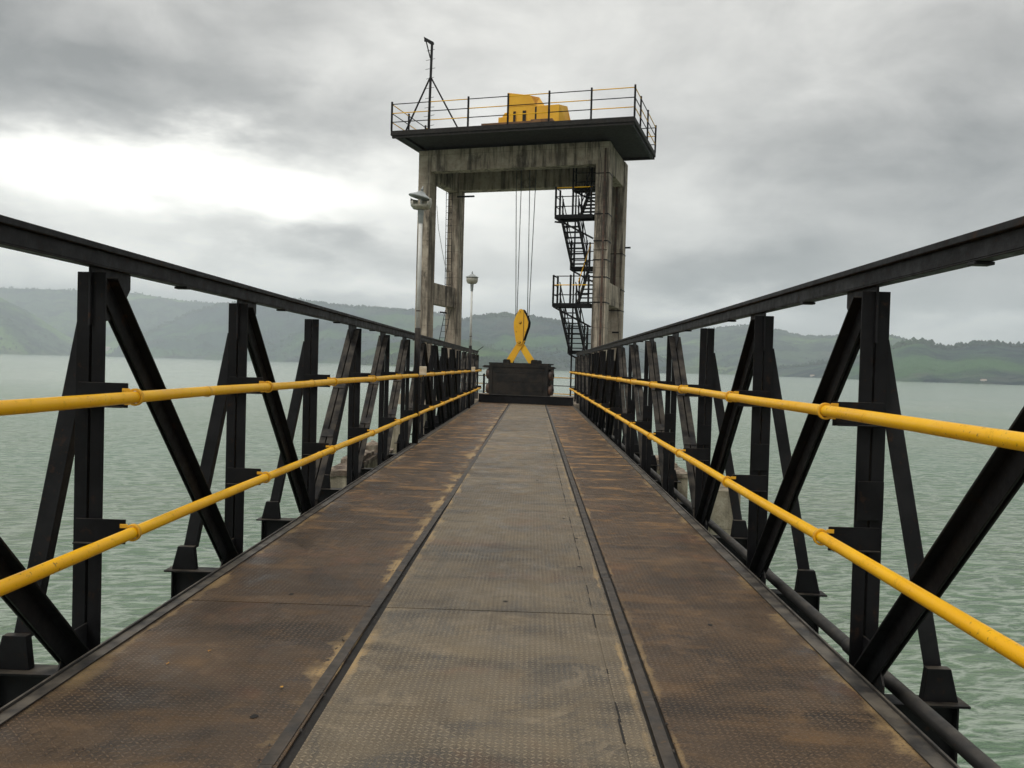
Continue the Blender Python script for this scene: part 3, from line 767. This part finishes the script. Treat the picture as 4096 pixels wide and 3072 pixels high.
flight(ur0, ur1, .55, 7.62, 2.65, 9.35, 9, ('b', 'b'))
MB().box(6.22, 6.28, 3.22, 3.28, .1, 9.3).build('stair_column', M['black'], ST)

# ropes, tackle and the steel box
VB = 1.35
for lab, u0, u1 in (('leftmost of the four steel hoist ropes', 3.99, 4.18), ('second hoist rope from the left, sloping in to the yellow block', 4.26, 4.22),
                    ('third hoist rope from the left, above the yellow block', 4.62, 4.70), ('rightmost hoist rope, sloping in to the yellow block', 4.93, 4.75)):
    T = thing('hoist_rope', lab, 'rope', (u1, VB, 3.1), tower=True, group='hoist ropes below the winch')
    m_ = MB(); m_.tube([(u1, VB, 3.15), (u0, VB, 10.68)], .017, 8); o = m_.build('rope_strand', M['rope'], T)
TK = thing('lifting_block', 'yellow pulley block with two spread arms gripping the steel box', 'lifting block', (4.45, VB, 1.5), tower=True)
def hexa(dx): return [(4.42+dx, 3.86), (4.36+dx, 3.82), (4.20+dx, 3.50), (4.145+dx, 3.30), (4.15+dx, 3.05), (4.24+dx, 2.55), (4.30+dx, 2.36), (4.38+dx, 2.31), (4.46+dx, 2.31), (4.54+dx, 2.36), (4.66+dx, 2.75), (4.78+dx, 3.10), (4.80+dx, 3.30), (4.72+dx, 3.52), (4.55+dx, 3.82), (4.49+dx, 3.86)]
m_ = MB(); m_.prism(hexa(0.), 1, VB-.20, VB-.165); m_.build('cheek_plate', M['mach'], TK, .004)
m_ = MB(); m_.prism(hexa(.0), 1, VB+.165, VB+.20); m_.build('cheek_plate', M['black'], TK, .004)
MB().lathe([(.0, -.14), (.30, -.14), (.27, -.07), (.30, 0), (.27, .07), (.30, .14), (.0, .14)], (4.47, VB, 3.25), 24, 1).build('sheave', M['black'], TK)
MB().box(4.585, 4.605, VB-.215, VB-.2005, 2.42, 3.78).build('cheek_rib', M['winchbase'], TK)
for (u, z, r) in ((4.44, 3.28, .05), (4.42, 2.42, .045), (4.43, 3.74, .018), (4.28, 2.88, .014), (4.66, 2.88, .014), (4.36, 2.42, .014), (4.48, 2.43, .014)):
    MB().lathe([(.0, -.245), (r*.6, -.245), (r*.65, -.225), (r, -.224), (r, -.2003), (.0, -.2003)], (u, VB, z), 14, 1).build('pin', M['winchbase' if r < .03 else 'yellow_dirty'], TK)
    if r > .03: MB().lathe([(.0, -.206), (r*1.35, -.206), (r*1.35, -.2004), (.0, -.2004)], (u, VB, z), 16, 1).build('washer', M['winchbase'], TK)
for (ut, ub, va, vb, sg) in ((4.52, 3.86, VB-.155, VB-.11, 1), (4.36, 5.06, VB-.105, VB-.06, -1)):
    m_ = MB(); m_.prism([(ut-.155, 2.50), (ut+.155, 2.50), (ub+.20, 1.42), (ub-.17, 1.42)], 1, va, vb); m_.build('arm', M['mach'], TK, .004)
BX = thing('steel_box', 'dark worn steel box with side wheels standing on the end platform', 'steel box', (4.47, VB, .12), tower=True)
zb0, zb1 = .10, 1.50; ua, ub = 3.13, 5.82; va, vb = VB-.42, VB+.42
m_ = MB(); m_.box(ua+.10, ub-.10, va+.03, vb-.03, zb0+.02, zb1-.03); m_.build('body', M['boxsteel'], BX, .01)
m_ = MB()
m_.box(ua, ub, va, vb, zb1-.028, zb1+.03)
m_.build('lid', M['boxsteel'], BX, .006)
m_ = MB()
for (a, b) in ((ua+.02, ua+.17), (ub-.17, ub-.02)): m_.box(a, b, va-.0, va+.08, zb0, zb1-.03)
m_.box(ua+.17, ub-.17, va+.004, va+.029, zb1-.16, zb1-.03)
m_.build('corner_frame', M['boxsteel'], BX, .004)
m_ = MB(); m_.box(ua+.26, ub-.26, va+.018, va+.0285, zb0+.05, zb1-.22); m_.build('front_panel', M['boxsteel'], BX, .004)
for (u0, sg) in ((ua+.02, -1), (ub-.02, 1)):
    for z in (.40, 1.03):
        m_ = MB(); m_.lathe([(.0, 0), (.10, 0), (.215, sg*.0), (.225, sg*.02), (.225, sg*.12), (.215, sg*.15), (.19, sg*.165), (.0, sg*.17)], (u0, va+.26, z), 26, 0)
        w = m_.build('wheel', M['wheel'], BX)
        MB().lathe([(.0, sg*.168), (.07, sg*.168), (.06, sg*.20), (.0, sg*.20)], (u0, va+.26, z), 12, 0).build('hub', M['boxsteel'], w)
    m_ = MB(); m_.add([(u0, va+.02, 1.40), (u0, va+.12, 1.40), (u0, va+.12, 1.29), (u0, va+.02, 1.29), (u0+sg*.22, va+.03, 1.41), (u0+sg*.22, va+.11, 1.41), (u0+sg*.22, va+.11, 1.30), (u0+sg*.22, va+.03, 1.30), (u0+sg*.36, va+.07, 1.35)],
                      [(0,1,5,4),(1,2,6,5),(2,3,7,6),(3,0,4,7),(4,5,8),(5,6,8),(6,7,8),(7,4,8)]); m_.build('guide_spike', M['boxsteel'], BX)
for u_ in (ua-.05, ub-.049):
    MB().box(u_, u_+.10, va+.12, vb-.1, zb0+.1, zb1-.1).build('axle_box', M['boxsteel'], BX, .01)
for z_ in (.34, .72, 1.1):
    MB().box(ua+.28, ub-.28, va+.006, va+.0175, z_, z_+.035).build('stiffener', M['boxsteel'], BX, .003)
for u in (3.74, 5.00):
    m_ = MB(); m_.prism([(u, zb1+.0305), (u+.30, zb1+.0305), (u+.30, zb1+.13), (u+.26, zb1+.18), (u+.04, zb1+.18), (u, zb1+.13)], 1, va+.10, va+.22); m_.build('lifting_lug', M['boxsteel'], BX, .004)
    m_ = MB(); m_.prism([(u+.06, zb1+.0305), (u+.36, zb1+.0305), (u+.36, zb1+.12), (u+.32, zb1+.17), (u+.10, zb1+.17), (u+.06, zb1+.12)], 1, va+.45, va+.57); m_.build('lifting_lug', M['boxsteel'], BX, .004)

# end platform and its back fence
EP = thing('end_platform', 'black edged platform at the far end of the bridge deck under the tower', 'platform', (4.5, 0, -.4), tower=True)
MB().box(-.7, 2.9, -.2, 4.95, -.40, .06).build('platform_slab', M['conc'], EP)
MB().box(2.902, 8.35, -3.55, 4.95, -.40, .06).build('platform_slab', M['conc'], EP)
EB = MB(); pa = Vector((DX0+.03, 32.35, 0)); pb = Vector((DX1-.03, 31.15, 0))
loc = lambda p: TR.transposed() @ (p-TO)
la, lb = loc(pa), loc(pb)
EB.bar((la.x, la.y, .0), (lb.x, lb.y, .0), (0, 0, 1), .004, .295, -.06, .06)
EB.bar((la.x, la.y, .0), (lb.x, lb.y, .0), (0, 0, 1), .2955, .31, -.10, .10)
EB.build('edge_beam', M['black'], EP, .004)
BF = thing('back_fence', 'low black and yellow pipe fence behind the steel box', 'fence', (4.5, 4.75, .061), tower=True)
railrun([(u, 4.75, .061) for u in (.2, 1.6, 3.02, 4.8, 6.82, 8.3)], BF, h=.93, rails=(.84, .46, .08), r=.02, pw=.04)
yb_ = MB(); yb_.bar((2.62, 1.6, .09), (3.1, 1.6, .11), (0,0,1), -.03, .03, -.03, .03)
tag(yb_.build('yellow_bar', M['yellow_dirty']), 'short yellow steel bar lying left of the box wheels', 'steel bar')
o = bpy.data.objects['yellow_bar']; o.location = TO; o.rotation_euler = (0,0,R(-16))

# ------------------------------------------------------------------ water
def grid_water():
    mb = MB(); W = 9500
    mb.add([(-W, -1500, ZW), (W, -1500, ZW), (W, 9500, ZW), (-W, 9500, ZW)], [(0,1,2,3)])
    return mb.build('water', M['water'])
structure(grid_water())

# ------------------------------------------------------------------ hills
def fbm(x, y, seed, octs=6, base=1., gain=.5, ridge=False):
    out = np.zeros_like(x); amp = 1.; f = base; tot = 0
    for o in range(octs):
        r = np.random.default_rng(seed*31+o); N = 64; g = r.random((N, N))
        X, Y = x*f+o*13.7, y*f+o*7.3
        xi, yi = np.floor(X).astype(int), np.floor(Y).astype(int); fx, fy = X-xi, Y-yi
        fx = fx*fx*(3-2*fx); fy = fy*fy*(3-2*fy)
        a = g[yi % N, xi % N]; b = g[yi % N, (xi+1) % N]; c = g[(yi+1) % N, xi % N]; d = g[(yi+1) % N, (xi+1) % N]
        v = (a*(1-fx)+b*fx)*(1-fy)+(c*(1-fx)+d*fx)*fy
        if ridge: v = 1-np.abs(2*v-1)
        out += amp*v; tot += amp; amp *= gain; f *= 2.03
    return out/tot
def hill(crest, shore, depth, mat, seed, rough=.10, power=.8, name='hills', n_az=700, n_r=70, back=900, tree=5.):
    """crest: (photo x, photo y) of the skyline -> turned into real bearing and height at the crest's real distance;
    shore: (photo x, distance m) ; depth: (photo x, metres from shore to crest)"""
    A = []; E = []
    for (x, y) in crest: a, e = azel(x, y); A.append(a); E.append(e)
    A = np.array(A); E = np.array(E)
    sa = np.array([azel(x, 800)[0] for x, _ in shore]); sr = np.array([r for _, r in shore])
    da = np.array([azel(x, 800)[0] for x, _ in depth]); dr = np.array([r for _, r in depth])
    az = np.linspace(A[0], A[-1], n_az)
    el = np.interp(az, A, E); k = np.hanning(15); k /= k.sum(); el = np.convolve(np.pad(el, 7, 'edge'), k, 'valid')
    R0 = np.interp(az, sa, sr)*(1+.05*(fbm(az*60, az*0, seed+5, 4)-.5)); D = np.interp(az, da, dr); RC = R0+D
    HC = np.tan(el)*RC+H
    HN = tree*(fbm(az*900, az*0+3, seed+9, 3)-.5)*2
    t = np.concatenate([np.linspace(0, 1, n_r), 1+np.linspace(.04, 1, 10)])
    AZ, T = np.meshgrid(az, t)
    RR = np.where(T <= 1, R0+D*np.clip(T, 0, 1), RC+(T-1)*back)
    X, Y = RR*np.sin(AZ), RR*np.cos(AZ)
    prof = np.clip(T, 0, 1)**power
    prof = prof*(1+.0*T)
    HH = (HC-ZW)*np.where(T <= 1, prof, 1-.7*(T-1)**1.2)
    g = fbm(X/420., Y/420., seed, 6, ridge=True)-.62; g2 = fbm(X/60., Y/60., seed+2, 4)-.5
    w = np.where(T <= 1, np.clip(T*6, 0, 1)*np.clip((1-T)*4.5, 0, 1), 0)
    HH = HH+np.clip((T-.88)*9, 0, 1)*HN+w*(g*(HC-ZW)*rough*3.2+g2*tree*1.2)
    edge = np.clip(np.minimum(AZ-az[0], az[-1]-AZ)/R(.8), 0, 1); edge = edge*edge*(3-2*edge)
    Z = ZW+np.maximum(HH*edge, -1.5)-np.where(T == 0, 1.5, 0)+.3
    nv = len(t); vs = np.stack([X, Y, Z], -1).reshape(-1, 3)
    idx = np.arange(nv*n_az).reshape(nv, n_az)
    f = np.stack([idx[:-1, :-1], idx[:-1, 1:], idx[1:, 1:], idx[1:, :-1]], -1).reshape(-1, 4)
    me = bpy.data.meshes.new(name); me.from_pydata(vs.tolist(), [], f.tolist())
    me.polygons.foreach_set('use_smooth', [True]*len(f)); me.materials.append(mat); me.update()
    o = bpy.data.objects.new(name, me); COL.objects.link(o); structure(o)
    return az, t, X, Y, Z, RR
hA = hill([(-500, 590), (-200, 600), (0, 622), (170, 627), (280, 632), (400, 650), (480, 656), (600, 665), (760, 700), (900, 745)], [(-500, 4200), (0, 4300), (500, 4200), (900, 3800)], [(-500, 1700), (900, 1500)], M['hillA'], 3, .16, 1.0)
hB = hill([(-600, 500), (-300, 560), (-100, 605), (0, 643), (60, 672), (130, 716), (180, 742), (230, 762)], [(-600, 2900), (0, 3300), (230, 4000)], [(-600, 1200), (0, 1000), (230, 250)], M['hillA'], 4, .13, .9)
hC = hill([(230, 762), (300, 730), (360, 700), (420, 672), (480, 657), (560, 653), (640, 648), (700, 656), (760, 662), (830, 668), (895, 672), (950, 680), (1000, 695), (1060, 720), (1140, 760)],
          [(230, 3700), (480, 3300), (740, 2600), (1140, 2300)], [(230, 200), (400, 1100), (1140, 1100)], M['hillB'], 5, .15, .95)
hD = hill([(820, 778), (860, 755), (900, 730), (950, 708), (1000, 692), (1019, 687), (1055, 682.5), (1083, 678.5), (1113, 682), (1148, 685), (1185, 692), (1213, 697), (1250, 706), (1300, 722), (1360, 748), (1420, 775), (1460, 792)],
          [(820, 2300), (1000, 1900), (1250, 1800), (1460, 2000)], [(820, 300), (1000, 800), (1250, 700), (1460, 200)], M['hillB'], 6, .13, .85, n_az=800)
hE = hill([(740, 784), (765, 768), (790, 757), (830, 744), (880, 735), (960, 730), (1030, 736), (1050, 748), (1080, 757), (1110, 768), (1150, 784), (1180, 791)],
          [(740, 2100), (830, 1800), (1040, 1500), (1180, 1450)], [(740, 150), (900, 400), (1050, 300), (1180, 60)], M['hillC'], 8, .08, .8, tree=3., n_az=500)
hF = hill([(1180, 786), (1240, 760), (1300, 748), (1360, 735), (1430, 722), (1490, 714), (1569, 708), (1611, 704), (1673, 712), (1731, 729), (1793, 728), (1860, 722), (1917, 725), (1963, 737), (2010, 752), (2100, 790), (2140, 812)],
          [(1180, 2700), (1500, 2500), (1900, 2100), (2140, 1900)], [(1180, 300), (1400, 1400), (1900, 1300), (2140, 300)], M['hillA'], 9, .13, .95, n_az=800)
hG = hill([(1640, 802), (1700, 795), (1800, 784), (1870, 770), (1930, 752), (1963, 741), (1996, 737), (2025, 751), (2054, 751), (2100, 746), (2145, 743), (2212, 751), (2350, 735), (2600, 690), (2800, 690)],
          [(1640, 2100), (1800, 1750), (1917, 1450), (2212, 1350), (2800, 1300)], [(1640, 150), (1800, 350), (2212, 700), (2800, 800)], M['hillB'], 12, .12, .85, n_az=700)
hH = hill([(1340, 800), (1360, 782), (1391, 768), (1410, 770), (1437, 784), (1470, 792), (1560, 797)], [(1340, 2300), (1560, 2300)], [(1340, 150), (1560, 150)], M['hillC'], 14, .08, .8, n_az=260, tree=3.)
# far woodland: leaf clumps on the crests and lower slopes, one uncountable mass
def woodland(sets, name):
    vs = []; fs = []; r = np.random.default_rng(5)
    octa = np.array([(1,0,0),(-1,0,0),(0,1,0),(0,-1,0),(0,0,1),(0,0,-1)], float)
    of = [(0,2,4),(2,1,4),(1,3,4),(3,0,4),(2,0,5),(1,2,5),(3,1,5),(0,3,5)]
    for (hh, n, t0, t1, size) in sets:
        az, t, X, Y, Z, RR = hh
        J = np.where((t >= t0) & (t <= t1))[0]
        for _ in range(n):
            j = r.choice(J); i = r.integers(4, len(az)-4); z = Z[j, i]
            if z < ZW+1: continue
            for q in range(r.integers(1, 3)):
                s = size*r.uniform(.5, 1.3); o = len(vs)
                c = np.array([X[j, i]+r.normal()*size*1.2, Y[j, i]+r.normal()*size, z+s*.5])
                p = octa*s*r.uniform(.6, 1.2, (6, 1))*np.array([1, 1, 1.1])+c
                vs += p.tolist(); fs += [tuple(a+o for a in f) for f in of]
    me = bpy.data.meshes.new(name); me.from_pydata(vs, [], fs); me.materials.append(M['trees']); me.update()
    o = bpy.data.objects.new(name, me); COL.objects.link(o); o['kind'] = 'stuff'
    o['label'] = 'dark green woodland scattered over the far hills'; return o
woodland([(hD, 1500, .95, 1.03, 4), (hF, 900, .96, 1.03, 5), (hG, 700, .93, 1.03, 5), (hC, 900, .96, 1.03, 6), (hA, 400, .97, 1.03, 6),
          (hE, 1200, .0, .3, 4), (hB, 500, .0, .6, 5), (hC, 500, .0, .5, 5), (hD, 800, .0, .4, 4), (hF, 300, .02, .4, 4)], 'woodland')
# houses by the shore
def house(hh, fx, ft, lab, s, name='lake_house'):
    az, t, X, Y, Z, RR = hh
    a = azel(fx, 790)[0]; i = int(np.argmin(abs(az-a))); j = int(np.argmin(abs(t-ft)))
    x, y, z = X[j, i], Y[j, i], Z[j, i]
    T = thing(name, lab, 'house', (x, y, z), 'far houses near the shore')
    T.rotation_euler = (0, 0, 0)
    w, d, h = s*1.3, s, s*.55
    MB().box(x-w, x+w, y-d, y+d, z-4, z+h).build('wall', M['housewall'], T)
    MB().prism([(y-d*1.1, z+h+.01), (y+d*1.1, z+h+.01), (y, z+h+s*.45)], 0, x-w*1.1, x+w*1.1).build('roof', M['houseroof'], T)
for args in ((hB, 168, .12, 'leftmost far house in the pink roofed cluster above the left shore', 13), (hB, 183, .17, 'far pink roofed house just right of the leftmost one', 12),
             (hA, 205, .06, 'far house in the middle of the left shore cluster', 17), (hA, 228, .07, 'rightmost far house of the left shore cluster', 16),
             (hH, 1395, .25, 'pale far house at the foot of the small knoll', 7), (hF, 1500, .05, 'pale far house on the shore right of centre', 8),
             (hG, 1755, .06, 'pale far house on the low green right shore', 3), (hG, 2125, .05, 'pale far house on the shore near the right edge', 2.6),
             (hC, 660, .05, 'pale far house on the shore seen through the left truss', 10)):
    house(*args)

# ------------------------------------------------------------------ haze
hz = MB(); hz.box(-9800, 9800, -1700, 9800, ZW-1, 640)
ho = hz.build('haze', M['water']); ho['kind'] = 'stuff'
hm = bpy.data.materials.new('haze_air'); hm.use_nodes = True; t = NT(hm.node_tree)
out = t.n('ShaderNodeOutputMaterial'); pv = t.n('ShaderNodeVolumePrincipled')
pv.inputs['Color'].default_value = (.84, .91, 1., 1); pv.inputs['Density'].default_value = 2.2e-4; pv.inputs['Anisotropy'].default_value = .1
t.l(pv.outputs[0], out.inputs['Volume'])
ho.data.materials.clear(); ho.data.materials.append(hm)

# ------------------------------------------------------------------ sky
SUN_EL, SUN_AZ = R(52), R(222)      # azimuth clockwise from +Y: behind the camera, to the left
w = bpy.data.worlds.new('World'); S.world = w; w.use_nodes = True; t = NT(w.node_tree)
out = t.n('ShaderNodeOutputWorld')
sky = t.n('ShaderNodeTexSky', sky_type='NISHITA'); sky.sun_disc = False; sky.sun_elevation = SUN_EL; sky.sun_rotation = SUN_AZ
tc = t.n('ShaderNodeTexCoord'); D = t.n('ShaderNodeVectorMath', operation='NORMALIZE'); t.l(tc.outputs['Generated'], D.inputs[0]); D = D.outputs[0]
dx, dy, dz = t.xyz(D)
wn = t.n('ShaderNodeSeparateColor'); t.l(t.noise(t.vm('MULTIPLY', D, (1., 1., 2.6)), 5.5, 6, .58, col=True), wn.inputs[0])
az = t.m('ADD', t.m('ARCTAN2', dx, dy), t.m('MULTIPLY', t.m('SUBTRACT', wn.outputs[0], .5), .30))
el = t.m('ADD', t.m('ARCSINE', dz), t.m('MULTIPLY', t.m('SUBTRACT', wn.outputs[1], .5), .14))
val = None
for (px, py, amp, sa, se) in ((330, 370, .95, 11, 3.0), (60, 370, .7, 8, 2.4), (660, 430, .80, 9, 2.4), (420, 590, .85, 13, 1.7), (1060, 480, .50, 7, 4.0), (60, 215, -.28, 12, 3.2), (560, 245, -.22, 9, 2.2),
                              (740, 525, -.42, 6, 1.2), (1150, 130, .20, 13, 5), (1500, 668, 1.05, 5, 1.1), (1950, 400, -.16, 9, 4.0), (2135, 703, .85, 7, .9), (60, 530, .35, 7, 1.5),
                              (1480, 580, -.26, 8, 1.3), (880, 650, .75, 8, 1.1), (80, 20, -.14, 9, 4), (760, 130, .20, 3.5, 3.5), (1500, 430, .22, 5, 3), (1950, 600, -.20, 10, 1.8), (1150, 640, .2, 6, 1.5), (2120, 330, -.14, 6, 3.5), (1700, 120, .12, 7, 4), (1750, 250, -.10, 4, 2.5), (1050, 330, .2, 5, 2.5)):
    a, e = azel(px, py)
    qa = t.m('MULTIPLY', t.m('SUBTRACT', az, a), 1/R(sa)); qe = t.m('MULTIPLY', t.m('SUBTRACT', el, e), 1/R(se))
    g = t.m('MULTIPLY', t.m('EXPONENT', t.m('MULTIPLY', t.m('ADD', t.m('MULTIPLY', qa, qa), t.m('MULTIPLY', qe, qe)), -1.)), amp)
    val = g if val is None else t.m('ADD', val, g)
den = t.m('ADD', t.m('MAXIMUM', dz, 0.), .16)
pl = t.cxyz(t.m('DIVIDE', dx, den), t.m('DIVIDE', dy, den), 0.)
c1 = t.m('SUBTRACT', t.noise(pl, .9, 7, .6, .3), .5); c2 = t.m('SUBTRACT', t.noise(pl, 3.1, 7, .62, .2), .5)
c3 = t.m('SUBTRACT', t.noise(t.vm('MULTIPLY', D, (1., 1., 1.7)), 6.5, 9, .60, .35), .5)
val = t.m('ADD', val, t.m('ADD', t.m('MULTIPLY', c3, .72), t.m('ADD', t.m('MULTIPLY', c1, .42), t.m('MULTIPLY', c2, .22))))
zen = t.mr(dz, .55, .95, 0., .55)
val = t.m('ADD', t.m('ADD', val, .54), zen)
val = t.m('MAXIMUM', val, .2)
cc = t.mix(t.m('MULTIPLY', val, .9, clamp=True), (1., .962, .925), (1.0, .98, .915))
cl = t.mix(1., t.cxyz(val, val, val), cc, 'MULTIPLY')
b1 = t.n('ShaderNodeBackground'); t.l(cl, b1.inputs[0]); b1.inputs[1].default_value = 1.
b2 = t.n('ShaderNodeBackground'); t.l(sky.outputs[0], b2.inputs[0]); b2.inputs[1].default_value = .1
mx = t.n('ShaderNodeMixShader'); mx.inputs[0].default_value = .94
t.l(b2.outputs[0], mx.inputs[1]); t.l(b1.outputs[0], mx.inputs[2]); t.l(mx.outputs[0], out.inputs[0])

sl = bpy.data.lights.new('sun', 'SUN'); sl.energy = 1.3; sl.angle = R(16); sl.color = (1, .96, .88)
so = bpy.data.objects.new('sun', sl); COL.objects.link(so)
sd = Vector((math.sin(SUN_AZ)*math.cos(SUN_EL), math.cos(SUN_AZ)*math.cos(SUN_EL), math.sin(SUN_EL)))
so.rotation_euler = sd.to_track_quat('Z', 'Y').to_euler()

# ------------------------------------------------------------------ render settings
S.render.engine = 'CYCLES'
S.view_settings.view_transform = 'Standard'; S.view_settings.look = 'None'; S.view_settings.exposure = .27; S.view_settings.gamma = 1.
S.cycles.max_bounces = 8; S.cycles.volume_bounces = 1; S.cycles.transparent_max_bounces = 8
S.render.resolution_x = 1024; S.render.resolution_y = 768
for ch in list(bpy.data.objects):
    pass
